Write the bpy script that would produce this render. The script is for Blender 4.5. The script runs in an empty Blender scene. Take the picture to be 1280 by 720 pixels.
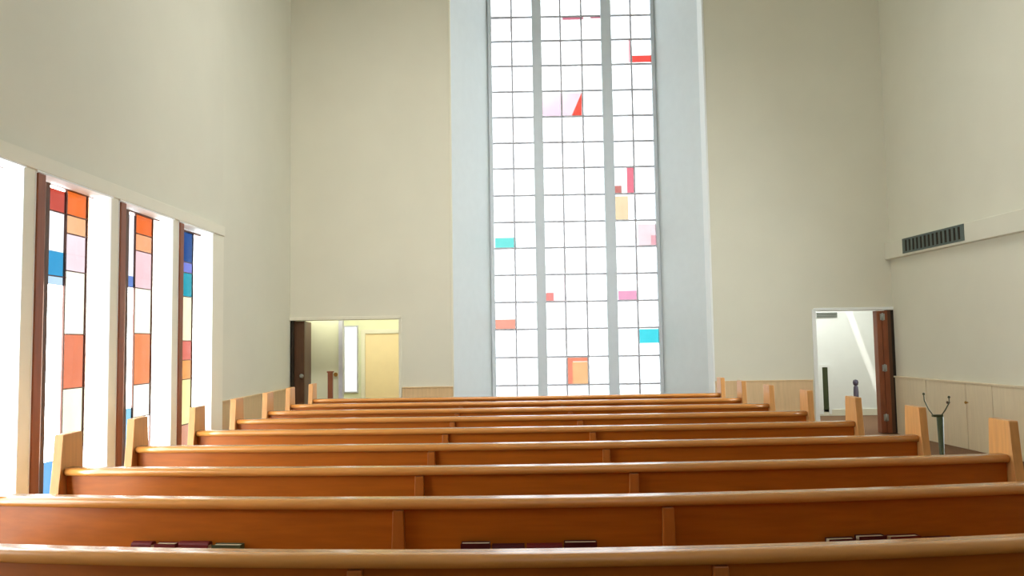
import bpy, bmesh, math, random
from mathutils import Vector, Matrix
random.seed(4)
C = bpy.context.scene
COL = C.collection

# ------------------------------------------------------------------ camera
F = 1000.0
CAMZ = 1.5
YAW, PITCH, ROLL = math.radians(0.573), math.radians(3.9), math.radians(-0.9)
cam_d = bpy.data.cameras.new('camera')
cam = bpy.data.objects.new('camera', cam_d); COL.objects.link(cam)
cam_d.sensor_width = 36.0; cam_d.lens = 36.0 * F / 1280.0
R = (Matrix.Rotation(YAW, 4, 'Z') @ Matrix.Rotation(math.pi / 2 + PITCH, 4, 'X') @ Matrix.Rotation(ROLL, 4, 'Z'))
cam.matrix_world = Matrix.Translation((0, 0, CAMZ)) @ R
cam_d.clip_start = 0.05; cam_d.clip_end = 200
cam_d.dof.use_dof = False
C.camera = cam

def at(px, py, axis, val):
    """world point seen at pixel (px,py) of the 1280x720 frame on the plane axis=val"""
    d = R.to_3x3() @ Vector(((px - 640) / F, -(py - 360) / F, -1.0))
    i = 'XYZ'.index(axis)
    o = Vector((0, 0, CAMZ))
    t = (val - o[i]) / d[i]
    return o + d * t

# ------------------------------------------------------------------ world, sun, lights, exposure
WC = (12.6, 13.4, 13.8)
w = bpy.data.worlds.new('world'); C.world = w; w.use_nodes = True
bg = w.node_tree.nodes['Background']
bg.inputs[0].default_value = (WC[0] / 13.8, WC[1] / 13.8, WC[2] / 13.8, 1); bg.inputs[1].default_value = 13.8
C.view_settings.view_transform = 'Standard'; C.view_settings.look = 'None'
C.view_settings.exposure = 0.22; C.view_settings.gamma = 1.0; C.view_settings.use_curve_mapping = False
try:
    C.cycles.use_denoising = True
    C.cycles.max_bounces = 10; C.cycles.diffuse_bounces = 6; C.cycles.transparent_max_bounces = 16
    C.cycles.sample_clamp_indirect = 6.0
except Exception: pass

sd = bpy.data.lights.new('sun', 'SUN'); sd.energy = 5.0; sd.angle = math.radians(0.8); sd.color = (1, .96, .88)
sun = bpy.data.objects.new('sun', sd); COL.objects.link(sun)
SUN_DIR = Vector((0.30, 0.20, -0.93)).normalized()
sun.rotation_euler = SUN_DIR.to_track_quat('-Z', 'Y').to_euler()

def area(name, loc, direction, sx, sy, power, color=(1, 1, 1), portal=False):
    l = bpy.data.lights.new(name, 'AREA'); l.shape = 'RECTANGLE'; l.size = sx; l.size_y = sy
    l.energy = power; l.color = color
    if portal: l.cycles.is_portal = True
    o = bpy.data.objects.new(name, l); COL.objects.link(o); o.location = loc
    o.rotation_euler = Vector(direction).to_track_quat('-Z', 'Y').to_euler()
    return o
area('ceiling_fill', (1.0, -1.0, 9.2), (0, 0, -1), 6, 4, 10, (1, .95, .86))  # all three are unseen fill lights, added to lift the room's brightness
area('ceiling_fill', (-.2, 5.6, 9.2), (-.18, .9, -1.0), 3, 2.2, 128, (1, .96, .9)).data.spread = 1.35
area('ceiling_fill', (2.6, 6.5, 9.2), (.62, .5, -1), 4, 4, 55, (1, .97, .92)).data.spread = 1.35

# ------------------------------------------------------------------ materials
def lin(c): return tuple((v / 255 / 12.92) if v / 255 <= .04045 else ((v / 255 + .055) / 1.055) ** 2.4 for v in c)
MC = {}
def mat(name, rgb, rough=.6, spec=.5, metal=0, var=.06, scale=6, bump=0., bscale=120, stretch=(1, 1, 1), coat=0):
    if name in MC: return MC[name]
    m = bpy.data.materials.new(name); m.use_nodes = True
    nt = m.node_tree; b = nt.nodes['Principled BSDF']
    tc = nt.nodes.new('ShaderNodeTexCoord'); mp = nt.nodes.new('ShaderNodeMapping'); mp.inputs['Scale'].default_value = stretch
    nt.links.new(tc.outputs['Object'], mp.inputs[0])
    nz = nt.nodes.new('ShaderNodeTexNoise'); nz.inputs['Scale'].default_value = scale; nz.inputs['Detail'].default_value = 4
    nt.links.new(mp.outputs[0], nz.inputs['Vector'])
    rp = nt.nodes.new('ShaderNodeValToRGB')
    l = lin(rgb)
    rp.color_ramp.elements[0].position = .3; rp.color_ramp.elements[1].position = .7
    rp.color_ramp.elements[0].color = (*[v * (1 - var) for v in l], 1)
    rp.color_ramp.elements[1].color = (*[min(1, v * (1 + var)) for v in l], 1)
    nt.links.new(nz.outputs['Fac'], rp.inputs[0]); nt.links.new(rp.outputs[0], b.inputs['Base Color'])
    b.inputs['Roughness'].default_value = rough; b.inputs['Metallic'].default_value = metal
    b.inputs['Specular IOR Level'].default_value = spec
    b.inputs['Coat Weight'].default_value = coat; b.inputs['Coat Roughness'].default_value = .2
    if bump:
        n2 = nt.nodes.new('ShaderNodeTexNoise'); n2.inputs['Scale'].default_value = bscale
        nt.links.new(mp.outputs[0], n2.inputs['Vector'])
        bp = nt.nodes.new('ShaderNodeBump'); bp.inputs['Strength'].default_value = bump; bp.inputs['Distance'].default_value = .005
        nt.links.new(n2.outputs['Fac'], bp.inputs['Height']); nt.links.new(bp.outputs[0], b.inputs['Normal'])
    MC[name] = m; return m

def glass(rgb, blotch=None, white=.95):
    """tinted see-through leaded glass; rgb is the colour it shows against the bright sky"""
    k = ('glass', tuple(rgb), white, blotch)
    if k in MC: return MC[k]
    m = bpy.data.materials.new('tinted_glass'); m.use_nodes = True
    nt = m.node_tree; nt.nodes.clear()
    out = nt.nodes.new('ShaderNodeOutputMaterial'); tr = nt.nodes.new('ShaderNodeBsdfTransparent')
    gl = nt.nodes.new('ShaderNodeBsdfGlossy'); gl.inputs['Roughness'].default_value = .12
    mx = nt.nodes.new('ShaderNodeMixShader'); mx.inputs[0].default_value = .03
    def T(c):
        if blotch == 'over': return (*[min(.95, v * 1.15) ** .5 for v in lin(c)], 1)
        return (*[min(.95, (.98 if sum(rgb) < 690 else 1.0 if sum(rgb) < 715 else 1.2) * v / wv) ** .5 for v, wv in zip(lin(c), WC)], 1)
    tc = nt.nodes.new('ShaderNodeTexCoord')
    nz = nt.nodes.new('ShaderNodeTexNoise'); nz.inputs['Scale'].default_value = 5; nz.inputs['Detail'].default_value = 3
    nt.links.new(tc.outputs['Object'], nz.inputs['Vector'])
    rp = nt.nodes.new('ShaderNodeValToRGB'); rp.color_ramp.elements[0].position = .35; rp.color_ramp.elements[1].position = .65
    c1 = [min(255, v + 8) for v in rgb]
    rp.color_ramp.elements[0].color = T(rgb) if sum(rgb) < 760 else (white * .98, white, white, 1)
    rp.color_ramp.elements[1].color = T(c1) if sum(rgb) < 760 else (white, white, white, 1)
    nt.links.new(nz.outputs['Fac'], rp.inputs[0]); nt.links.new(rp.outputs[0], tr.inputs[0])
    nt.links.new(tr.outputs[0], mx.inputs[1]); nt.links.new(gl.outputs[0], mx.inputs[2]); nt.links.new(mx.outputs[0], out.inputs[0])
    MC[k] = m; return m

WALL = mat('cream_plaster', (218, 217, 200), .75, .25, var=.02, scale=1.5, bump=.08)
WHITE = mat('white_paint', (236, 240, 238), .5, .4, var=.01)
COOL = mat('cool_white_plaster', (222, 230, 231), .5, .4, var=.015)
TRIM = mat('ivory_trim_paint', (226, 224, 206), .5, .4, var=.01)
CEIL = mat('ceiling_paint', (235, 232, 222), .8, .2, var=.01)
CARPET = mat('brown_carpet', (120, 92, 70), .95, .1, var=.15, scale=60, bump=.4, bscale=400)
WOOD = mat('varnished_oak', (173, 92, 18), .42, .22, var=.10, scale=5, stretch=(.6, 9, 9), coat=.04)
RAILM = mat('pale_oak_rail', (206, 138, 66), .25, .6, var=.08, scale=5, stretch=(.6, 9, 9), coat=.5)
MIDW = mat('mid_oak', (172, 96, 30), .35, .5, var=.08, scale=5, stretch=(9, 9, .7), coat=.2)
WOODE = mat('oak_end_grain', (208, 150, 86), .42, .4, var=.10, scale=5, stretch=(9, 9, .7), coat=.15)
WAINS = mat('pale_oak_wainscot', (214, 184, 140), .45, .4, var=.06, scale=4, stretch=(8, 8, .6))
WAINR = mat('cream_panelling', (222, 208, 178), .45, .4, var=.04, scale=4, stretch=(8, 8, .6))
BROWN = mat('brown_stained_wood', (132, 74, 44), .45, .4, var=.15, scale=5, stretch=(9, 9, .7))
DARK = mat('dark_walnut', (84, 56, 36), .5, .4, var=.15, scale=5, stretch=(9, 9, .7))
BLACKW = mat('near_black_gap', (38, 30, 20), .6, .3, var=.1)
LEAD = mat('grey_lead', (196, 198, 208), .6, .3, metal=0, var=.1)
MULL = mat('grey_painted_mullion', (214, 224, 232), .5, .4, var=.02)
DLEAD = mat('dark_lead', (92, 60, 50), .6, .3, var=.1)
METAL = mat('brushed_steel', (170, 172, 168), .35, .5, metal=.8, var=.05)
GRILLE = mat('grey_green_grille', (92, 104, 98), .55, .3, var=.06)
GREEN = mat('dark_green_metal', (62, 70, 42), .5, .4, var=.1)
MAROON = mat('maroon_bookcloth', (104, 22, 18), .6, .3, var=.1, scale=30)
DMAROON = mat('dark_maroon_bookcloth', (72, 10, 14), .6, .3, var=.1, scale=30)
PAGES = mat('cream_page_edges', (226, 208, 176), .8, .1, var=.06, scale=8, stretch=(1, 80, 1))
DOORC = mat('cream_door_paint', (240, 220, 178), .5, .3, var=.02)
PALEG = mat('pale_green_paint', (224, 228, 198), .6, .3, var=.02)
BRASS = mat('brass', (170, 130, 60), .3, .5, metal=.8, var=.05)

# ------------------------------------------------------------------ mesh helpers
class MB:
    def __init__(s): s.v = []; s.f = []; s.mi = []; s.m = []; s.sm = []
    def mat(s, m):
        if m not in s.m: s.m.append(m)
        return s.m.index(m)
    def face(s, pts, m=0, smooth=False):
        n = len(s.v); s.v += [tuple(p) for p in pts]; s.f.append(list(range(n, n + len(pts)))); s.mi.append(m); s.sm.append(smooth)
    def box(s, x0, x1, y0, y1, z0, z1, m=0):
        x0, x1 = sorted((x0, x1)); y0, y1 = sorted((y0, y1)); z0, z1 = sorted((z0, z1))
        n = len(s.v)
        s.v += [(x0, y0, z0), (x1, y0, z0), (x1, y1, z0), (x0, y1, z0), (x0, y0, z1), (x1, y0, z1), (x1, y1, z1), (x0, y1, z1)]
        for f in ((3, 2, 1, 0), (4, 5, 6, 7), (0, 1, 5, 4), (1, 2, 6, 5), (2, 3, 7, 6), (3, 0, 4, 7)):
            s.f.append([n + i for i in f]); s.mi.append(m); s.sm.append(False)
    def prism(s, poly, axis, a, b, m=0, shift=None):
        """poly: 2D points; extruded along axis a..b (other two axes in XYZ order)"""
        def P(p, t):
            q = list(p); q.insert('XYZ'.index(axis), t); return tuple(q)
        n = len(s.v); k = len(poly)
        s.v += [P(p, a) for p in poly] + [P(p, b) for p in poly]
        s.f.append([n + i for i in range(k)]); s.f.append([n + k + i for i in reversed(range(k))])
        for i in range(k):
            j = (i + 1) % k; s.f.append([n + i, n + k + i, n + k + j, n + j])
        for _ in range(k + 2): s.mi.append(m); s.sm.append(False)
    def sweep(s, rings, m=0, smooth=True, caps=True):
        n = len(s.v); k = len(rings[0])
        for r in rings: s.v += [tuple(p) for p in r]
        for i in range(len(rings) - 1):
            for j in range(k):
                a = n + i * k + j; b = n + i * k + (j + 1) % k
                s.f.append([a, b, b + k, a + k]); s.mi.append(m); s.sm.append(smooth)
        if caps:
            s.f.append([n + j for j in reversed(range(k))]); s.mi.append(m); s.sm.append(False)
            e = n + (len(rings) - 1) * k
            s.f.append([e + j for j in range(k)]); s.mi.append(m); s.sm.append(False)
    def tube(s, pts, r, m=0, seg=10):
        pts = [Vector(p) for p in pts]; rings = []
        rr = r if isinstance(r, (list, tuple)) else [r] * len(pts)
        for i, p in enumerate(pts):
            d = (pts[min(i + 1, len(pts) - 1)] - pts[max(i - 1, 0)]).normalized()
            u = d.cross(Vector((0, 0, 1)));
            if u.length < .05: u = d.cross(Vector((0, 1, 0)))
            u.normalize(); v = d.cross(u)
            rings.append([p + (u * math.cos(2 * math.pi * j / seg) + v * math.sin(2 * math.pi * j / seg)) * rr[i] for j in range(seg)])
        s.sweep(rings, m)
    def lathe(s, c, prof, m=0, seg=16):
        rings = [[(c[0] + r * math.cos(2 * math.pi * j / seg), c[1] + r * math.sin(2 * math.pi * j / seg), c[2] + z) for j in range(seg)] for r, z in prof]
        s.sweep(rings, m)
    def build(s, name, mats, parent=None, bevel=0, kind=None):
        me = bpy.data.meshes.new(name); me.from_pydata(s.v, [], s.f)
        ml = mats if isinstance(mats, (list, tuple)) else [mats]
        for mm in ml: me.materials.append(mm)
        for p, mi, sm in zip(me.polygons, s.mi, s.sm): p.material_index = mi; p.use_smooth = sm
        bm = bmesh.new(); bm.from_mesh(me); bmesh.ops.recalc_face_normals(bm, faces=bm.faces); bm.to_mesh(me); bm.free()
        o = bpy.data.objects.new(name, me); COL.objects.link(o)
        if parent: o.parent = parent
        if bevel:
            b = o.modifiers.new('bevel', 'BEVEL'); b.width = bevel; b.segments = 2; b.limit_method = 'ANGLE'
        if kind: o['kind'] = kind
        return o
def empty(name, loc, kind=None, rz=0):
    e = bpy.data.objects.new(name, None); COL.objects.link(e); e.location = loc; e.rotation_euler = (0, 0, rz)
    e.empty_display_size = .2
    if kind: e['kind'] = kind
    return e
def tag(o, label, cat, group=None):
    o['label'] = label; o['category'] = cat
    if group: o['group'] = group
    return o

# ------------------------------------------------------------------ room shell
D = 12.6                      # front (altar) wall plane
CZ = 9.4                      # ceiling height
REAR = -4.5
XW = -3.47                    # inner face of window wall on the left
XL = at(363, 300, 'Y', D).x   # far left corner
XR = at(1112, 300, 'Y', D).x  # far right corner
GT = .16                      # depth of the left window reveals
XR2 = XR + .0                 # right wall at the corner; it splays a little towards the camera
SPL = .040
def xr(y): return XR + (D - y) * SPL
BL, BR = XL - .4, xr(REAR) + .4

m = MB(); m.box(XW - GT - .02, BR + .3, REAR - .3, D, -.2, 0); m.box(XL - .5, BR + 3.5, D, D + 5.5, -.2, 0); m.build('floor', CARPET, kind='structure')
m = MB(); m.box(BL - .3, BR + .3, REAR - .3, D + .3, CZ, CZ + .2); m.build('ceiling', CEIL, kind='structure')

# --- left wall with window openings
def yx(px, X=XW): return at(px, 420, 'X', X).y
op = [(yx(22) - 1.12, yx(22)), (yx(36), yx(134)), (yx(143), yx(212.5)), (yx(219), yx(263))]
op = [(op[0][0] - 2.54, op[0][0] - 1.42), (op[0][0] - 1.27, op[0][0] - .15)] + op  # two unseen openings added nearer the camera to let in more light
OT = at(140, 247, 'X', XW).z      # top of openings
OB = .12
YE = yx(277)                  # end of window wall
m = MB()
m.box(XW - GT - .02, XW, REAR, YE, OT, CZ)
m.box(XW - GT - .02, XW, REAR, YE, 0, OB)
prev = REAR
for a, b in op + [(YE, YE)]:
    m.box(XW - GT - .02, XW, prev, a, OB, OT); prev = b
m.box(XW - GT - .02, XL, YE - .02, D + .3, 0, CZ)
m.build('wall_left', WALL, kind='structure')
# raised band above the openings and reveals lining
m = MB(); m.box(XW + .001, XW + .035, REAR, YE - .01, OT + .0, OT + .115); m.build('trim_1', TRIM, kind='structure', bevel=.006)
prevb = None
m = MB()
pb = REAR
for a, b in op + [(YE - .005, YE)]:
    if a - pb > .02: m.box(XW + .001, XW + .02, pb, a, OB, OT - .001)
    pb = b
m.build('trim_2', TRIM, kind='structure', bevel=.004)
# white painted reveals inside each opening
m = MB()
for a, b in op:
    m.box(XW - GT, XW + .021, b - .012, b - .0005, OB, OT - .015); m.box(XW - GT, XW + .021, a + .0005, a + .012, OB, OT - .015)
    m.box(XW - GT, XW + .033, a, b, OT - .014, OT - .001)
m.build('trim_3', WHITE, kind='structure')
# left wainscot of far stretch
m = MB(); zt = at(330, 493, 'X', XL).z; m.box(XL, XL + .025, YE + .0, D, 0, zt)
m.box(XL, XL + .04, YE + .0, D, zt, zt + .025)
m.build('trim_4', WAINS, kind='structure', bevel=.003)

# --- right wall
m = MB()
RWA, RWB, RZ0, RZ1 = 5.4, 9.1, .9, 2.7       # unseen window opening added in the right wall to bring in light
m.prism([(XR, D + .3), (XR + .3, D + .3), (xr(RWB) + .3, RWB), (xr(RWB), RWB), (XR, D)], 'Z', 0, CZ)
m.prism([(xr(RWA), RWA), (xr(RWA) + .3, RWA), (xr(REAR) + .3, REAR), (xr(REAR), REAR)], 'Z', 0, CZ)
for za, zb_ in ((0, RZ0), (RZ1, CZ)):
    m.prism([(xr(RWB), RWB), (xr(RWB) + .3, RWB), (xr(RWA) + .3, RWA), (xr(RWA), RWA)], 'Z', za, zb_)
m.build('wall_right', WALL, kind='structure')
RA = math.atan(SPL)
def onright(px, py):
    d = R.to_3x3() @ Vector(((px - 640) / F, -(py - 360) / F, -1.0))
    # X = XR + (D - Y)*SPL
    t = (XR + D * SPL) / (d.x + d.y * SPL)
    return Vector((0, 0, CAMZ)) + d * t
RWC = (RWA + RWB) / 2; RWL = (RWB - RWA) / 2
r = empty('window_11', (xr(RWC) + .15, RWC, RZ0), 'structure', rz=RA)
m = MB(); m.box(-.006, .006, -RWL + .02, RWL - .02, .02, RZ1 - RZ0 - .02); m.build('pane', glass((255, 255, 255)), r)
m = MB()
for i in range(5): y = -RWL + .03 + (2 * RWL - .06) * i / 4; m.box(-.03, .03, y - .03, y + .03, 0, RZ1 - RZ0)
m.box(-.03, .03, -RWL, RWL, 0, .05); m.box(-.03, .03, -RWL, RWL, RZ1 - RZ0 - .05, RZ1 - RZ0); m.build('window_frame', MULL, r)
area('right_portal', (xr(RWC) + .28, RWC, (RZ0 + RZ1) / 2), (-1, 0, 0), RZ1 - RZ0, 2 * RWL, 1, portal=True)
# right wainscot cabinets : panels
def rp(y, off): return (xr(y) - off, y)
ztr = onright(1124, 472).z
m = MB()
ys = D; k = 0
seams = [D - .02, D - .9, onright(1213, 540).y, onright(1246, 540).y]
while seams[-1] > REAR + 1: seams.append(seams[-1] - .62)
for a, b in zip(seams[:-1], seams[1:]):
    m.prism([rp(a, .0), rp(a, .03), rp(b + .012, .03), rp(b + .012, .0)], 'Z', 0, ztr)
m.prism([rp(D - .001, 0), rp(D - .001, .045), rp(REAR, .045), rp(REAR, 0)], 'Z', ztr, ztr + .025)
m.build('trim_5', WAINR, kind='structure', bevel=.003)
# duct ledge along the right wall with grille
z0 = onright(1116, 324).z; z1 = onright(1116, 303).z
m = MB(); m.prism([rp(D - .001, 0), rp(D - .001, .09), rp(REAR, .09), rp(REAR, 0)], 'Z', z0, z1)
m.build('trim_6', WALL, kind='structure', bevel=.01)
ya, yb = onright(1136, 302).y, onright(1214, 290).y
g = empty('air_grille', (xr((ya + yb) / 2) - .09, (ya + yb) / 2, (z0 + z1) / 2), rz=RA)
tag(g, 'long grey slatted air grille set in the ledge high on right wall', 'vent')
LG = abs(ya - yb) / 2; H = (z1 - z0) / 2
m = MB(); m.box(-.012, .002, -LG, LG, H * .75, H * .95); m.box(-.012, .002, -LG, LG, -H * .75, -H * .55)
m.box(-.012, .002, -LG, -LG + .03, -H * .6, H * .8); m.box(-.012, .002, LG - .03, LG, -H * .6, H * .8)
m.build('frame', GRILLE, g)
m = MB(); m.box(-.004, .002, -LG, LG, -H * .6, H * .8); m.build('backing', BLACKW, g)
m = MB(); n = 15
for i in range(n):
    y = -LG + (i + .5) * 2 * LG / n; m.box(-.012, -.004, y - LG / n * .45, y + LG / n * .45, -H * .6, H * .8)
m.build('slats', GRILLE, g)

# --- rear wall (behind the camera) with an unseen tall glazed bay added for light
m = MB()
m.box(BL, -.6, REAR - .3, REAR, 0, CZ); m.box(3.0, BR, REAR - .3, REAR, 0, CZ)
m.box(-.6, 3.0, REAR - .3, REAR, 0, 5.0); m.box(-.6, 3.0, REAR - .3, REAR, 8.6, CZ)
m.build('wall_back', WALL, kind='structure')
r = empty('window_9', (1.2, REAR - .15, 5.0), 'structure')
m = MB(); m.box(-1.78, 1.78, -.006, .006, .02, 3.58); m.build('pane', glass((255, 255, 255), None, .3), r)
m = MB()
for i in range(4): x = -1.8 + 1.2 * i; m.box(x - .03 + (.03 if i == 0 else 0), x + .03 - (.03 if i == 3 else 0), -.03, .03, 0, 3.6)
for i in range(4): z = 1.2 * i; m.box(-1.8, 1.8, -.03, .03, max(0, z - .03), min(3.6, z + .03))
m.build('window_frame', MULL, r)
area('rear_portal', (1.2, REAR - .05, 6.8), (0, 1, 0), 3.6, 3.6, 1, portal=True)

# --- front wall
def bx(px, py=430, Y=D): return at(px, py, 'Y', Y).x
def bz(px, py, Y=D): return at(px, py, 'Y', Y).z
xd1 = bx(501); zd1 = bz(440, 398)
xw0, xw1 = bx(566), bx(892)
xd2, zd2 = bx(1018.5), bz(1060, 386)
T = .3
m = MB()
m.box(XL - .35, xd1, D, D + T, zd1, CZ); m.box(XL - .5, XL, D + .001, D + T, 0, 3.0)
m.box(xd1, xw0, D, D + T, 0, CZ)
m.box(xw1, xd2, D, D + T, 0, CZ)
m.box(xd2, XR + .35, D, D + T, zd2, CZ); m.box(XR, XR + 2.4, D + .001, D + T, 0, 3.0)
m.build('wall_front', WALL, kind='structure')
# wainscot on the front wall
zw = bz(530, 485)
m = MB()
m.box(xd1 + .02, xw0 - .0, D - .025, D - .001, 0, zw); m.box(xd1 + .02, xw0, D - .035, D - .001, zw, zw + .02)
m.box(xw1 + .0, xd2 - .06, D - .025, D - .001, 0, zw + .02); m.box(xw1, xd2 - .06, D - .035, D - .001, zw + .02, zw + .04)
m.build('trim_7', WAINS, kind='structure', bevel=.003)
# splayed recess of the great window
YG = 14.1
gx0, gx1 = bx(616.5, 430, YG), bx(826.5, 430, YG)
RT = .36
m = MB()
m.prism([(xw0, D + .001), (xw0, D + .10), (gx0 - .02, YG), (gx0 - .02, YG + .1), (xw0 - .3, YG + .1), (xw0 - .3, D + T + .001), (xw0 - .001, D + T + .001)], 'Z', 0, CZ)
m.prism([(xw1, D + .001), (xw1, D + RT), (gx1 + .02, YG), (gx1 + .02, YG + .1), (xw1 + .3, YG + .1), (xw1 + .3, D + T + .001), (xw1 + .001, D + T + .001)], 'Z', 0, CZ)
m.build('trim_8', COOL, kind='structure')
m = MB(); m.box(xw0 - .3, xw1 + .3, D + T, YG + .12, CZ, CZ + .15)
m.box(gx0 - .05, gx1 + .05, YG + .001, YG + .1, 9.2, CZ)
m.build('trim_9', COOL, kind='structure')
m = MB(); m.box(xw1 - .025, xw1 + .005, D - .02, D + RT - .05, 0, CZ); m.build('trim_10', WHITE, kind='structure', bevel=.004)
m = MB(); m.box(xw0 - .02, xw0 + .008, D - .015, D + .1, 0, CZ); m.build('trim_11', TRIM, kind='structure', bevel=.004)

# great window
WB = .30
def gx(px): return at(px, 450, 'Y', YG).x
def gz(py, px=645): return at(px, py, 'Y', YG).z
lights = [[620, 645.9, 672], [684, 708.5, 735.5, 760.5], [773.5, 799, 824.5]]
zs = [gz(y) for y in (482, 447, 412, 378, 344, 310.5, 278, 244.7, 211, 179, 147, 115, 83, 52, 22)]
st = zs[-1] - zs[-2]
while zs[-1] + st < 9.15: zs.append(zs[-1] + st)
zs = [WB] + zs + [9.2]
win = empty('window_1', ((gx0 + gx1) / 2, YG, WB), 'structure')
ox, oy, oz = win.location
pieces = [  # pixel rects: x0,y0,x1,y1,colour
    (703, 19, 729, 25, (205, 120, 140)), (738, 18.5, 751, 23, (205, 120, 140)),
    (790, 69, 817, 78, (240, 84, 76)), (786, 48, 789, 78, (250, 190, 200)),
    (679, 116, 704, 146, (245, 218, 238)), (704, 116, 727, 146, (248, 226, 238)),
    (784, 208, 793, 243, (238, 130, 148)), (769, 232, 777, 243, (205, 130, 124)),
    (769, 245, 785, 276, (252, 226, 186)), (798, 280, 821, 308, (250, 228, 234)), (814, 294, 820, 306, (240, 180, 190)),
    (619, 297, 645, 311, (120, 232, 226)), (684, 345, 707, 378, (252, 232, 240)), (683, 366, 692, 377, (240, 148, 142)),
    (773, 363, 797, 377, (240, 172, 204)), (620, 399, 646, 412, (250, 168, 148)),
    (798, 411, 825, 429, (76, 222, 236)), (709, 446, 716, 481, (244, 146, 120)), (716, 446, 736, 452, (246, 150, 120)),
    (716, 452, 736, 481, (252, 194, 140)), (614, 20, 640, 40, (252, 252, 255))]
def pw(px, py): p = at(px, py, 'Y', YG); return p.x, p.z
rects = []
for x0, y0, x1, y1, c in pieces:
    a = pw(x0, y1); b = pw(x1, y0); rects.append((a[0], a[1], b[0], b[1], c))
pale = [(255, 255, 255)]
def glazing(mb, u0, u1, v0, v1, rects, base, emit, white=.95):
    us = sorted({u0, u1} | {u for r in rects for u in (r[0], r[2]) if u0 + .012 < u < u1 - .012 and r[1] < v1 and r[3] > v0})
    vs = sorted({v0, v1} | {v for r in rects for v in (r[1], r[3]) if v0 + .012 < v < v1 - .012 and r[0] < u1 and r[2] > u0})
    for a, b in zip(us[:-1], us[1:]):
        for c, d in zip(vs[:-1], vs[1:]):
            uc, vc = (a + b) / 2, (c + d) / 2; col = base
            for r in rects:
                if r[0] < uc < r[2] and r[1] < vc < r[3]: col = r[4]
            emit(a, b, c, d, mb.mat(glass(col, None, white)))
for li, xs in enumerate(lights):
    X = [gx(v) for v in xs]
    gb = MB(); lb = MB()
    for i in range(len(X) - 1):
        for j in range(len(zs) - 1):
            glazing(gb, X[i], X[i + 1], zs[j], zs[j + 1], rects, random.choice(pale),
                    lambda a, b, c, d, k: gb.box(a - ox, b - ox, -.003, .003, c - oz, d - oz, k), .40)
    for x in X[1:-1]: lb.box(x - .015 - ox, x + .015 - ox, -.012, .012, 0, 9.2 - oz)
    for z in zs[1:-1]: lb.box(X[0] - ox, X[-1] - ox, -.0115, .0115, z - .016 - oz, z + .016 - oz)
    if li == 1:   # red shard in the pink pane
        a = pw(727, 146); b = pw(727, 116); c = pw(714, 146)
        k = gb.mat(glass((240, 92, 72), 'over'))
        gb.prism([(a[0] - ox, a[1] - oz), (b[0] - ox, b[1] - oz), (c[0] - ox, c[1] - oz)], 'Y', -.008, -.0045, k)
    gb.build('stained_glass', gb.m, win)
    lb.build('lead_bars', LEAD, win)
m = MB(); m.box(gx0 - ox - .02, gx(620) - ox, -.05, .05, 0, 9.2 - oz); m.box(gx(824.5) - ox, gx1 - ox + .02, -.05, .05, 0, 9.2 - oz)
m.box(gx0 - ox, gx1 - ox, -.05, .05, -.06, 0); m.box(gx0 - ox, gx1 - ox, -.05, .05, 9.2 - oz, 9.2 - oz + .08)
m.build('window_frame', MULL, win)
for a, b in ((672, 684), (760.5, 773.5)):
    m = MB(); m.box(gx(a) - ox, gx(b) - ox, -.06, .05, 0, 9.2 - oz); m.build('mullion', MULL, win, bevel=.006)
m = MB(); m.box(gx0 - .02, gx1 + .02, YG - .15, YG + .1, 0, WB - .06); m.build('trim_12', COOL, kind='structure')
area('great_portal', ((gx0 + gx1) / 2, YG + .12, 4.75), (0, -1, 0), gx1 - gx0, 8.9, 1, portal=True)

# --- left stained windows
XG = XW - GT + .03
def lw(px, py): p = at(px, py, 'X', XG); return p.y, p.z
W_ = (255, 255, 255)
LWP = {   # pixel rects per window
 3: dict(cols=[56, 79, 106], top=243, rects=[
   (56, 236, 81, 264, (196, 70, 52)), (81, 240, 108, 271, (240, 112, 36)), (81, 271, 108, 294, (252, 186, 136)),
   (81, 294, 108, 340, (250, 222, 230)), (81, 340, 108, 418, (255, 250, 226)), (81, 418, 108, 485, (232, 130, 92)),
   (81, 485, 108, 560, (255, 252, 214)), (56, 314, 81, 345, (36, 152, 206)), (56, 345, 81, 356, (190, 220, 246)),
   (56, 264, 81, 314, (246, 246, 255)), (56, 575, 81, 640, (120, 190, 250))]),
 4: dict(cols=[157, 167, 189], top=272, rects=[
   (168, 268, 190, 294, (238, 110, 44)), (168, 294, 190, 315, (252, 172, 124)), (168, 315, 190, 361, (246, 206, 212)),
   (168, 361, 190, 417, (255, 250, 222)), (168, 417, 190, 480, (240, 144, 92)), (168, 480, 190, 520, (255, 252, 232)),
   (157, 345, 168, 359, (104, 136, 206)), (157, 268, 168, 345, (240, 240, 255)), (157, 510, 168, 590, (150, 214, 246))]),
 5: dict(cols=[221, 226, 240], top=291, rects=[
   (226, 286, 241, 328, (28, 74, 140)), (226, 328, 241, 341, (120, 130, 214)), (226, 341, 241, 371, (20, 156, 176)),
   (226, 371, 241, 426, (255, 246, 206)), (226, 426, 241, 450, (226, 120, 104)), (226, 450, 241, 474, (240, 166, 96)),
   (226, 474, 241, 530, (255, 244, 172)), (226, 530, 241, 600, (222, 160, 132)), (220, 286, 228, 470, (232, 160, 90))]),
}
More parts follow.
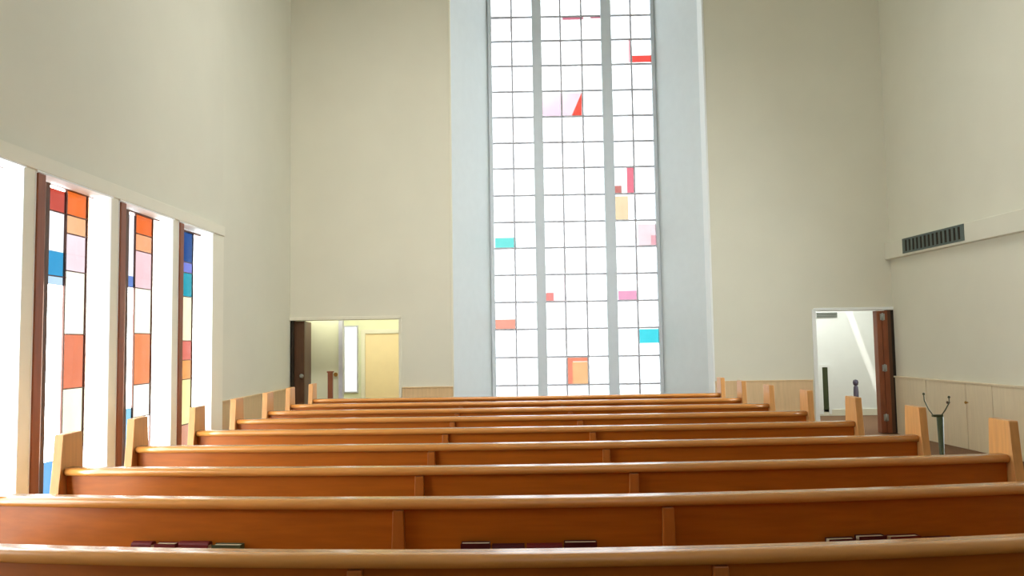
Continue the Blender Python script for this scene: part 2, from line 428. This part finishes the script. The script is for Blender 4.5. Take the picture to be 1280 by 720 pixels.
for i, (a, b) in enumerate(op):
    k = i if i >= 3 else 3
    src = LWP[k]
    w_ = empty('window_%d' % (i + 2), (XG, (a + b) / 2, OB), 'structure')
    cy = (a + b) / 2
    zt = lw(src['cols'][-1] - 5, src['top'])[1]
    shift = 0 if i >= 3 else cy - (op[3][0] + op[3][1]) / 2
    rc = []
    for x0, y0, x1, y1, c in src['rects']:
        xm = (x0 + x1) / 2
        ya, za = lw(x0, 400)[0], lw(xm, y1)[1]; yb, zb = lw(x1, 400)[0], lw(xm, y0)[1]
        rc.append((ya + shift, za, yb + shift, zb, c))
    ym = (op[k][0] + op[k][1]) / 2 + shift
    ends = [lw(src['cols'][1], 400)[0] + shift, lw(src['cols'][2], 400)[0] + shift]
    first = lw(src['cols'][0], 400)[0] + shift
    if i < 3: rc = []
    gb = MB()
    cols = [first, ends[0], ends[1], b - .014]
    # far half, as the photograph shows it, and the near half as its mirror
    rows = sorted({OB, zt} | {round(r[1], 3) for r in rc if OB < r[1] < zt - .05})
    for u0, u1 in zip(cols[:-1], cols[1:]):
        glazing(gb, u0, u1, OB, zt, rc, W_, lambda p, q, c, d, kk: gb.box(-.003, .003, p - cy, q - cy, c - OB, d - OB, kk))
    near = [a + .014, (a + .014 + first - .06) / 2, first - .06]
    span = (b - .014 - first); ns = (first - .06 - a - .014)
    rc2 = [(first - .06 - (r[2] - first) * ns / span, r[1], first - .06 - (r[0] - first) * ns / span, r[3], r[4]) for r in rc]
    for u0, u1 in zip(near[:-1], near[1:]):
        glazing(gb, u0, u1, OB, zt, rc2, W_, lambda p, q, c, d, kk: gb.box(-.003, .003, p - cy, q - cy, c - OB, d - OB, kk))
    gb.build('stained_glass', gb.m, w_)
    lb = MB()
    lb.box(-.008, .008, cols[1] - .007 - cy, cols[1] + .007 - cy, 0, zt - OB)
    for r in rc:
        if OB < r[1] < zt - .05 and r[4][2] < 245: lb.box(-.007, .007, max(first, r[0]) - cy, min(cols[2], r[2]) - cy, r[1] - .004 - OB, r[1] + .004 - OB)
    lb.box(-.008, .008, cols[2] - .005 - cy, cols[2] + .005 - cy, 0, zt - OB)
    lb.box(-.008, .008, near[1] - .007 - cy, near[1] + .007 - cy, 0, zt - OB)
    lb.build('lead_bars', DLEAD, w_)
    m = MB()
    m.box(-.02, .02, first - .05 - cy, first - cy, 0, zt - OB)
    m.build('mullion', DARK, w_, bevel=.003)
    m = MB(); m.box(-.015, .015, a + .013 - cy, b - .013 - cy, zt - OB, zt - OB + .02)
    m.build('window_frame', DLEAD, w_)
    m = MB(); m.box(-.003, .003, a + .013 - cy, b - .013 - cy, zt - OB + .02, OT - .015 - OB)
    m.build('pane', glass((255, 255, 255)), w_)
    # brown wooden jamb at the near edge of the opening
    m = MB(); m.box(XW - .02 - XG, XW + .034 - XG, a + .013 - cy, a + .105 - cy, 0, OT - .02 - OB)
    m.build('jamb', BROWN, w_, bevel=.004)
    area('side_portal', (XW - GT - .06, cy, (OB + OT) / 2), (1, 0, 0), (b - a), OT - OB, 1, portal=True)

# --- room beyond the left doorway
VY = D + 3.2
m = MB()
m.box(XL - .35, xd1 + .4, VY, VY + .15, 0, 3.0)           # far wall
m.box(XL - .5, XL - .35, D + T, VY + .15, 0, 3.0)
m.box(xd1 + .4, xd1 + .55, D + T, VY + .15, 0, 3.0)
m.build('wall_vestibule', PALEG, kind='structure')
m = MB(); m.box(XL - .5, xd1 + .55, D + T + .001, VY + .15, 3.0, 3.1); m.build('ceiling_vestibule', CEIL, kind='structure')
area('vestibule_fill', (XL + .5, D + .62, 2.85), (0, .25, -1), 1.4, .4, 34, (1, .97, .88))  # both vestibule lights are unseen fills, added to brighten leaf and walls
area('vestibule_fill', (XL + .9, D + 2.0, 2.9), (0, 0, -1), 1.2, 1.0, 17, (1, .96, .84))
# partition pier in the vestibule carrying a pale leaf
dx0 = at(383, 430, 'Y', D + .9).x; dx1 = at(424, 430, 'Y', D + .9).x
d1 = empty('door_1', (dx0, D + .9, 0), 'structure')
m = MB(); m.box(0, dx1 - dx0, -.02, .02, .01, 2.15); m.build('door_leaf', PALEG, d1, bevel=.003)
kx, ky, kz = at(424, 468, 'Y', D + .87)
m = MB(); m.tube([(kx - .05 - dx0, -.02, kz), (kx - .05 - dx0, -.05, kz), (kx - .05 - dx0, -.075, kz)], [.02, .015, .036]); m.build('door_handle', BRASS, d1)
m = MB(); m.box(dx1 - dx0, at(429, 430, 'Y', D + .9).x - dx0, -.05, .05, .01, 2.2); m.build('door_frame', LEAD, d1)
# cream door and narrow window in the far wall
a, b = at(457, 430, 'Y', VY).x, at(505, 430, 'Y', VY).x
zt = at(475, 417, 'Y', VY).z
d2 = empty('door_2', ((a + b) / 2, VY - .03, 0), 'structure')
hw = (b - a) / 2
m = MB(); m.box(-hw, hw, -.0, .025, .01, zt); m.build('door_leaf', DOORC, d2, bevel=.004)
m = MB(); m.box(-hw - .08, -hw, -.03, .028, .01, zt + .08); m.box(hw, hw + .08, -.03, .028, .01, zt + .08); m.box(-hw, hw, -.03, .028, zt, zt + .08)
m.build('door_frame', TRIM, d2, bevel=.004)
m = MB(); m.tube([(-hw - .3, -.01, 1.0), (-hw - .3, -.04, 1.0), (-hw - .3, -.06, 1.0)], [.02, .02, .03])
wa, wb = at(431.5, 430, 'Y', VY).x, at(446, 430, 'Y', VY).x
wz0, wz1 = at(439, 489, 'Y', VY).z, at(439, 409, 'Y', VY).z
sl = empty('window_8', ((wa + wb) / 2, VY - .02, wz0), 'structure')
hw = (wb - wa) / 2
LIT = bpy.data.materials.new('glowing_frosted_glass'); LIT.use_nodes = True
bb = LIT.node_tree.nodes['Principled BSDF']; bb.inputs['Base Color'].default_value = (.8, .85, .95, 1)
bb.inputs['Emission Color'].default_value = (.86, .9, 1, 1); bb.inputs['Emission Strength'].default_value = .9  # pane's own glow stands in for daylight behind it
m = MB(); m.box(-hw, hw, 0, .012, 0, wz1 - wz0); m.build('pane', LIT, sl)
m = MB(); m.box(-hw - .03, -hw, -.02, .015, -.03, wz1 - wz0 + .03); m.box(hw, hw + .03, -.02, .015, -.03, wz1 - wz0 + .03)
m.box(-hw, hw, -.02, .015, -.03, 0); m.box(-hw, hw, -.02, .015, wz1 - wz0, wz1 - wz0 + .03); m.build('window_frame', LEAD, sl)
# doorway lining (left) with brown open leaf
m = MB(); m.box(xd1 - .03, xd1 + .015, D - .03, D + T, .0, zd1); m.box(XL, xd1 + .015, D - .03, D + T, zd1 - .02, zd1 + .03)
m.build('trim_13', TRIM, kind='structure', bevel=.004)
a0 = at(364.5, 430, 'Y', D + .01).x; a1 = at(381, 430, 'Y', D + .05).x
d3 = empty('door_3', (a0, D + .02, 0), 'structure')
m = MB(); m.prism([(.03, .02), (a1 - a0, .0), (a1 - a0, .05), (.075, .9), (.03, .9)], 'Z', .01, zd1 - .03); m.build('door_leaf', DARK, d3, bevel=.003)
m = MB(); m.box(-.01, .035, -.02, .1, .01, zd1 - .025); m.build('door_frame', BLACKW, d3)  # near-black strip paints the shade of the gap beside the leaf
kz = at(379, 470, 'Y', D).z
m = MB(); m.tube([(a1 - a0 - .03, .0, kz), (a1 - a0 - .03, -.03, kz), (a1 - a0 - .03, -.05, kz), (a1 - a0 - .03, -.075, kz)], [.025, .012, .035, .02]); m.build('door_handle', METAL, d3)

# --- room beyond the right doorway
RX0, RX1 = xd2 - .9, XR + 2.2
RY = D + 3.0
xs_ = at(1056, 386, 'Y', RY).x
rz_ = 3.0
zc = at(1056, 386, 'Y', RY).z
slope = SUN_DIR.x / -SUN_DIR.z
slot = xs_ - slope * (rz_ - zc)  # unseen ceiling slot, placed so the sun throws a streak on the far wall
m = MB()
m.box(RX0, RX1, RY, RY + .15, 0, rz_)
m.box(RX0 - .15, RX0, D + T, RY + .15, 0, rz_); m.box(RX1, RX1 + .15, D + T, RY + .15, 0, rz_)
m.build('wall_side_room', WHITE, kind='structure')
m = MB(); m.box(RX0 - .15, slot - .02, D + T + .001, RY + .15, rz_, rz_ + .06); m.box(slot + .12, RX1 + .15, D + T + .001, RY + .15, rz_, rz_ + .06)
m.box(slot - .02, slot + .12, D + T + .001, RY - 1.5, rz_, rz_ + .06); m.build('ceiling_side_room', CEIL, kind='structure')
area('side_room_fill', (XR - .3, D + 1.6, 2.9), (0, 0, -1), 1.8, 1.4, 50, (.98, 1, .94))  # unseen fill light added to brighten this room
m = MB(); zb = at(1060, 519, 'Y', RY).z
m.box(RX0, RX1, RY - .02, RY, 0, max(.12, zb)); m.build('baseboard_side_room', TRIM, kind='structure')
p = at(1021, 397, 'Y', RY - .01); q = at(1046, 390.5, 'Y', RY - .01)
g = empty('air_vent', ((p.x + q.x) / 2, RY - .012, (p.z + q.z) / 2)); hw, hh = (q.x - p.x) / 2, (q.z - p.z) / 2
tag(g, 'short grey air vent on the white wall seen through right doorway', 'vent')
m = MB(); m.box(-hw, hw, -.006, .011, -hh, hh); m.build('backing', GRILLE, g)
m = MB()
for i in range(4): z = -hh + (i + .5) * hh / 2; m.box(-hw, hw, -.016, -.006, z - hh * .12, z + hh * .12)
m.build('slats', METAL, g)
p = at(1029.5, 515, 'Y', RY - .01); q = at(1034, 459, 'Y', RY - .01)
w_ = empty('window_10', ((p.x + q.x) / 2, RY - .01, p.z), 'structure')
hw = (q.x - p.x) / 2; hz = q.z - p.z
m = MB(); m.box(-hw, hw, -.01, .009, 0, hz); m.build('pane', GREEN, w_)
m = MB(); m.box(-hw - .08, -hw, -.02, .009, -.04, hz + .05); m.box(hw, hw + .05, -.02, .009, -.04, hz + .05); m.box(-hw, hw, -.02, .009, hz, hz + .05); m.build('window_frame', WHITE, w_)
# door lining and open leaf with steel hinges
m = MB(); m.box(xd2 - .03, xd2 + .03, D - .02, D + T, 0, zd2); m.box(xd2, XR, D - .02, D + T, zd2 - .025, zd2 + .02)
m.build('trim_14', WHITE, kind='structure', bevel=.004)
l0 = at(1096, 430, 'Y', D + .02).x; l1 = at(1111, 430, 'Y', D + .02).x
d4 = empty('door_4', (l0, D - .02, 0), 'structure')
m = MB(); m.box(.0, (l1 - l0) * .42, .0, .14, .01, zd2 - .04); m.box((l1 - l0) * .46, l1 - l0 - .02, .0, .14, .01, zd2 - .04); m.build('door_leaf', BROWN, d4, bevel=.004)
m = MB(); m.box(l1 - l0 - .02, l1 - l0 + .03, .0, .1, .01, zd2 - .03); m.build('door_stile', DARK, d4)
m = MB(); m.box(l1 - l0 + .03, XR - l0 - .002, .01, .16, .01, zd2 - .03); m.build('door_frame', BLACKW, d4)  # near-black block stands in for the shaded gap at the wall corner
for (px, py) in ((1103, 396), (1106, 460), (1108, 522)):
    p = at(px, py, 'Y', D - .03)
    m = MB(); m.box(p.x - l0 - .035, p.x - l0 + .035, -.012, .004, p.z - .05, p.z + .05)
    m.tube([(p.x - l0, -.014, p.z - .06), (p.x - l0, -.014, p.z + .06)], .012)
    m.build('hinge', METAL, d4)

# ------------------------------------------------------------------ pews
ROWS = [ # number, rail left px, rail right px (None: measured from the common length), rail y at centre, curvature
 (1, None, None, 686.0, .048), (2, None, None, 619.3, .038), (3, 85, 1255, 580.5, .026), (4, 172, 1145, 552.7, .020),
 (5, 247, 1067, 533.3, .016), (6, 297, 1008, 519.3, .012), (7, 336, 961, 509.3, .010), (8, 364, 927, 501.3, .008), (9, 392, 901, 495, .008)]
RAILZ = .885
def pew(n, y0, cx, L, cv, label):
    t = empty('pew', (cx, y0, 0))
    tag(t, label, 'pew', 'rows of wooden pews')
    hl = L / 2 - .005
    N = 25
    xs = [-hl + 2 * hl * i / (N - 1) for i in range(N)]
    off = lambda x: cv * x * x
    # capped top rail: rounded nose towards the rear
    prof = []
    for k in range(13):
        a_ = math.pi / 2 + math.pi * k / 12
        prof.append((-.012 + .024 * math.cos(a_), RAILZ - .021 + .021 * math.sin(a_)))
    prof += [(.045, RAILZ - .042), (.05, RAILZ - .036), (.05, RAILZ - .006), (.044, RAILZ)]
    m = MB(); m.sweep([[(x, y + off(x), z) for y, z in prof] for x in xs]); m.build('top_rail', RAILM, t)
    # back panel
    m = MB(); pr = [(-.004, .30), (-.004, RAILZ - .0425), (.022, RAILZ - .0425), (.022, .30)]
    m.sweep([[(x, y + off(x), z) for y, z in pr] for x in xs], smooth=False); m.build('backrest', WOOD, t)
    # lower frame rail
    m = MB(); pr = [(-.02, .28), (-.02, .36), (-.003, .36), (-.003, .28)]
    m.sweep([[(x, y + off(x), z) for y, z in pr] for x in xs], smooth=False); m.build('lower_rail', WOOD, t)
    # seat
    m = MB(); pr = [(.02, .42), (.02, .455), (.42, .465), (.45, .455), (.455, .44), (.44, .42)]
    m.sweep([[(x, y + off(x), z) for y, z in pr] for x in xs], smooth=False); m.build('seat', WOOD, t)
    for sx in (-.575, .495):
        m = MB(); w0, w1 = .022, .046
        y = off(sx)
        m.v += [(sx - w0, y - .026, RAILZ - .044), (sx + w0, y - .026, RAILZ - .044), (sx + w1, y - .046, 0), (sx - w1, y - .046, 0),
                (sx - w0, y - .003, RAILZ - .044), (sx + w0, y - .003, RAILZ - .044), (sx + w1, y - .003, 0), (sx - w1, y - .003, 0)]
        for f in ((0, 1, 2, 3), (5, 4, 7, 6), (4, 5, 1, 0), (1, 5, 6, 2), (3, 2, 6, 7), (4, 0, 3, 7)): m.f.append(list(f)); m.mi.append(0); m.sm.append(False)
        m.build('support', MIDW, t, bevel=.004)
        m = MB(); m.prism([(y + .023, .0), (y + .023, .42), (y + .42, .42), (y + .36, .0)], 'X', sx - .018, sx + .018); m.build('leg', WOOD, t)
    ye = off(hl)
    out = [(-.032, 1.058), (-.036, 1.052), (-.050, .90), (-.085, .66), (-.13, .30), (-.14, 0), (.50, 0), (.52, .30), (.53, .60), (.505, .655),
           (.44, .672), (.34, .655), (.24, .66), (.175, .72), (.160, .82), (.152, .95), (.146, 1.052), (.140, 1.060)]
    for sx in (-1, 1):
        m = MB(); a_, b_ = sorted((sx * (L / 2), sx * (L / 2 + .048)))
        m.prism([(y + ye, z + (.0)) for y, z in out], 'X', a_, b_); m.build('end_panel', WOODE, t, bevel=.003)
    # hymnal racks on the rear face
    if n <= 2:
        for c in RACKS:
            m = MB(); xr3 = [c - .30 + .60 * q / 6 for q in range(7)]
            for pr in ([(-.085, .49), (-.085, .505), (-.006, .505), (-.006, .49)], [(-.085, .505), (-.085, .60), (-.073, .60), (-.073, .505)]):
                m.sweep([[(x, y + off(x), z) for y, z in pr] for x in xr3], smooth=False)
            for xx in (c - .312, c + .30): m.box(xx, xx + .012, off(xx) - .085, off(xx) - .006, .49, .62)
            m.build('book_rack', WOOD, t, bevel=.002)
    return t
RY2 = at(640, 619.3, 'Z', RAILZ).y - .05
d2y = RY2 - .05
RACKS = []
rk_px = [(166, 303), (575, 745), (1033, 1188)]
cxs = []
names = {1: 'honey-brown wooden pew nearest the camera, only its back and top rail in view',
 2: 'long wooden pew with hymnals in its racks, second from the camera',
 3: 'third wooden pew, nearest with both tapered end panels showing',
 4: 'fourth wooden pew from the camera, between the third and fifth backs',
 5: 'fifth pew, its left end against the last stained window, right end below the right doorway',
 6: 'sixth wooden pew from the camera, right end panel just left of right doorway',
 7: 'seventh wooden pew from the camera, third row back from the great window',
 8: 'eighth wooden pew from the camera, second row from the great window',
 9: 'farthest wooden pew, front row before the great window'}
info = []
for n, xl, xr_, yc, cv in ROWS:
    y0 = at(645, yc, 'Z', RAILZ).y - .042
    info.append([n, y0, xl, xr_, cv])
Ls = []
for r_ in info:
    if r_[2]:
        ye = r_[1] + r_[4] * 6
        hy = 430 + 560 / 1.0 * 0
        a_ = at(r_[2], 520, 'Y', ye).x; b_ = at(r_[3], 520, 'Y', ye).x
        r_ += [(a_ + b_) / 2, b_ - a_]
    else: r_ += [None, None]
for r_ in info:
    if r_[5] is None: r_[5] = info[2][5] + .02; r_[6] = info[2][6]
pews = {}
c2 = info[1][5]
def curved(px, py):
    x = 0
    for _ in range(6): x = at(px, py, 'Y', info[1][1] + .038 * (x - c2) ** 2 - .040).x
    return x
for a_, b_ in rk_px: RACKS.append((curved(a_, 680) + curved(b_, 680)) / 2 - c2)
for n, y0, xl, xr_, cv, cx, L in info:
    print('PEW', n, round(y0, 3), round(cx, 3), round(L, 3))
    pews[n] = pew(n, y0, cx, L, cv, names[n])

# ------------------------------------------------------------------ hymnals standing in the racks of the second pew
Y2 = info[1][1]
def book(px0, px1, ytop, up, clothm, label, dy=0):
    cxp = (px0 + px1) / 2
    yb_ = Y2 + .038 * (curved(cxp, 680) - c2) ** 2 - .041 - dy
    a_ = at(px0, ytop, 'Y', yb_).x; b_ = at(px1, ytop, 'Y', yb_).x
    zt = at(cxp, ytop, 'Y', yb_ + .0).z
    zb = .506; wd = (b_ - a_); h = zt - zb; th = .040
    t = empty('hymnal', ((a_ + b_) / 2, yb_, zb), rz=math.atan(2 * .038 * ((a_ + b_) / 2 - c2)))
    tag(t, label, 'book', 'hymnals in the racks of the second pew')
    hw = wd / 2 - .001; ht = th / 2; c = .003
    if up == 'spine':   # rounded spine on top
        m = MB(); pr = [(-ht, 0), (-ht, h - .012), (-ht * .7, h - .004), (0, h), (ht * .7, h - .004), (ht, h - .012), (ht, 0), (ht - c, 0), (ht - c, h - .014), (-ht + c, h - .014), (-ht + c, 0)]
        m.prism(pr, 'X', -hw, hw); m.build('cover', clothm, t)
        m = MB(); m.box(-hw + .004, hw - .004, -ht + c + .0005, ht - c - .0005, .004, h - .0145); m.build('page_block', PAGES, t)
    else:
        m = MB(); m.box(-hw, hw, -ht, -ht + c, 0, h); m.box(-hw, hw, ht - c, ht, 0, h)
        m.box(hw - c, hw, -ht + c, ht - c, 0, h); m.build('cover', clothm, t)
        m = MB(); m.box(-hw + .004, hw - c - .0005, -ht + c + .0005, ht - c - .0005, .003, h - .004); m.build('page_block', PAGES, t)
book(166, 193, 676, 'spine', MAROON, 'dark maroon hymnal at the left end of the left rack, spine up')
book(194.5, 223, 678.5, 'pages', MAROON, 'hymnal between the two maroon spines in left rack, cream page edges up')
book(224.5, 264, 676, 'spine', MAROON, 'wide maroon hymnal spine, third from left in left rack')
book(266, 304, 680, 'pages', GREEN, 'hymnal at right end of left rack, pale page edges up in dark cover')
book(576, 613, 678, 'pages', DMAROON, 'hymnal at left end of middle rack, tan page edges up')
book(615, 656, 679, 'spine', DMAROON, 'dark maroon hymnal spine, second from left in middle rack')
book(658, 703, 678.5, 'spine', MAROON, 'maroon hymnal spine, third from left in middle rack')
book(705, 746, 676.5, 'pages', DMAROON, 'hymnal at right end of middle rack, tan page edges up')
book(1033, 1068, 672.5, 'pages', DMAROON, 'lowest hymnal at left end of right rack, tan page edges up')
book(1070, 1106, 669, 'pages', DMAROON, 'second hymnal from left in right rack, pale page edges up')
book(1109, 1149, 669, 'pages', MAROON, 'third hymnal from left in right rack, pinkish page edges up')
book(1151, 1189, 670, 'spine', DMAROON, 'dark hymnal at right end of right rack, spine up')

# ------------------------------------------------------------------ small things
# slim green metal stand behind the third pew's right end
ys_ = info[3][1] + .9
p0 = at(1175, 521, 'Y', ys_)
t = empty('flower_stand', (p0.x, ys_, 0)); tag(t, 'slim dark green metal stand with thin arms behind the right pew ends', 'stand')
m = MB(); m.lathe((0, 0, 0), [(.11, 0), (.11, .012), (.02, .03), (.012, .05)]); m.build('base', GREEN, t)
m = MB(); m.tube([(0, 0, .03), (0, 0, p0.z * .6), (0, 0, p0.z)], [.014, .014, .024]); m.build('pole', GREEN, t)
m = MB(); m.box(-.055, .02, -.012, .012, p0.z, p0.z + .016); m.build('crossbar', GREEN, t, bevel=.002)
q = at(1186, 498, 'Y', ys_) - p0; q2 = at(1155, 494, 'Y', ys_) - p0
for e in (q, q2):
    m = MB(); m.tube([(e.x * 0 + (-.05 if e.x < 0 else .012), 0, p0.z + .012), (e.x * .55 - (.02 if e.x < 0 else -.0), 0, p0.z + e.z * .35), (e.x, 0, p0.z + e.z * .75), (e.x * 1.02, 0, p0.z + e.z)], .004)
    m.lathe((e.x * 1.02, 0, p0.z + e.z), [(.003, 0), (.009, .005), (.009, .012), (.004, .018)]); m.build('arm', GREEN, t)
# knobs on the right wainscot
for px, lab in ((1190, 'small dark round knob on the right wall panelling, left of the two'), (1213, 'small tan round knob on the right wall panelling, right of the two')):
    p = onright(px, 503); mm = DARK if px == 1190 else BRASS
    m = MB(); m.tube([(0, 0, 0), (-.02, 0, 0), (-.035, 0, 0), (-.045, 0, 0)], [.008, .010, .022, .012])
    o = m.build('knob', mm); o.location = (xr(p.y) - .03, p.y, p.z); tag(o, lab, 'knob')
# dark slim post with a round top beyond the fifth pew's right end
yq = 11.2
p1 = at(1069.5, 478, 'Y', yq); t = empty('stanchion', (p1.x, yq, 0)); tag(t, 'slim dark grey post with a round knob before the right doorway', 'post')
SG = mat('dark_grey_metal', (84, 78, 92), .45, .5, metal=.3, var=.05)
m = MB(); m.lathe((0, 0, 0), [(.14, 0), (.14, .02), (.03, .05), (.02, .07)]); m.build('base', SG, t)
m = MB(); m.lathe((0, 0, .06), [(.03, 0), (.034, p1.z - .20), (.03, p1.z - .12), (.012, p1.z - .10), (.012, p1.z - .07)]); m.build('pole', SG, t)
m = MB(); m.lathe((0, 0, p1.z), [(.008, -.05), (.03, -.035), (.038, 0), (.03, .03), (.008, .04)]); m.build('knob', SG, t)
# reddish wooden post by left doorway
yq = 11.4
p1 = at(413, 464, 'Y', yq); t = empty('wooden_post', (p1.x, yq, 0)); tag(t, 'slim reddish-brown wooden post standing before the left doorway', 'post')
m = MB(); m.box(-.033, .033, -.033, .033, .04, p1.z - .02); m.build('shaft', BROWN, t, bevel=.005)
m = MB(); m.box(-.042, .042, -.042, .042, p1.z - .02, p1.z); m.build('cap', BROWN, t, bevel=.004)
m = MB(); m.box(-.12, .12, -.12, .12, 0, .04); m.build('base', BROWN, t, bevel=.006)
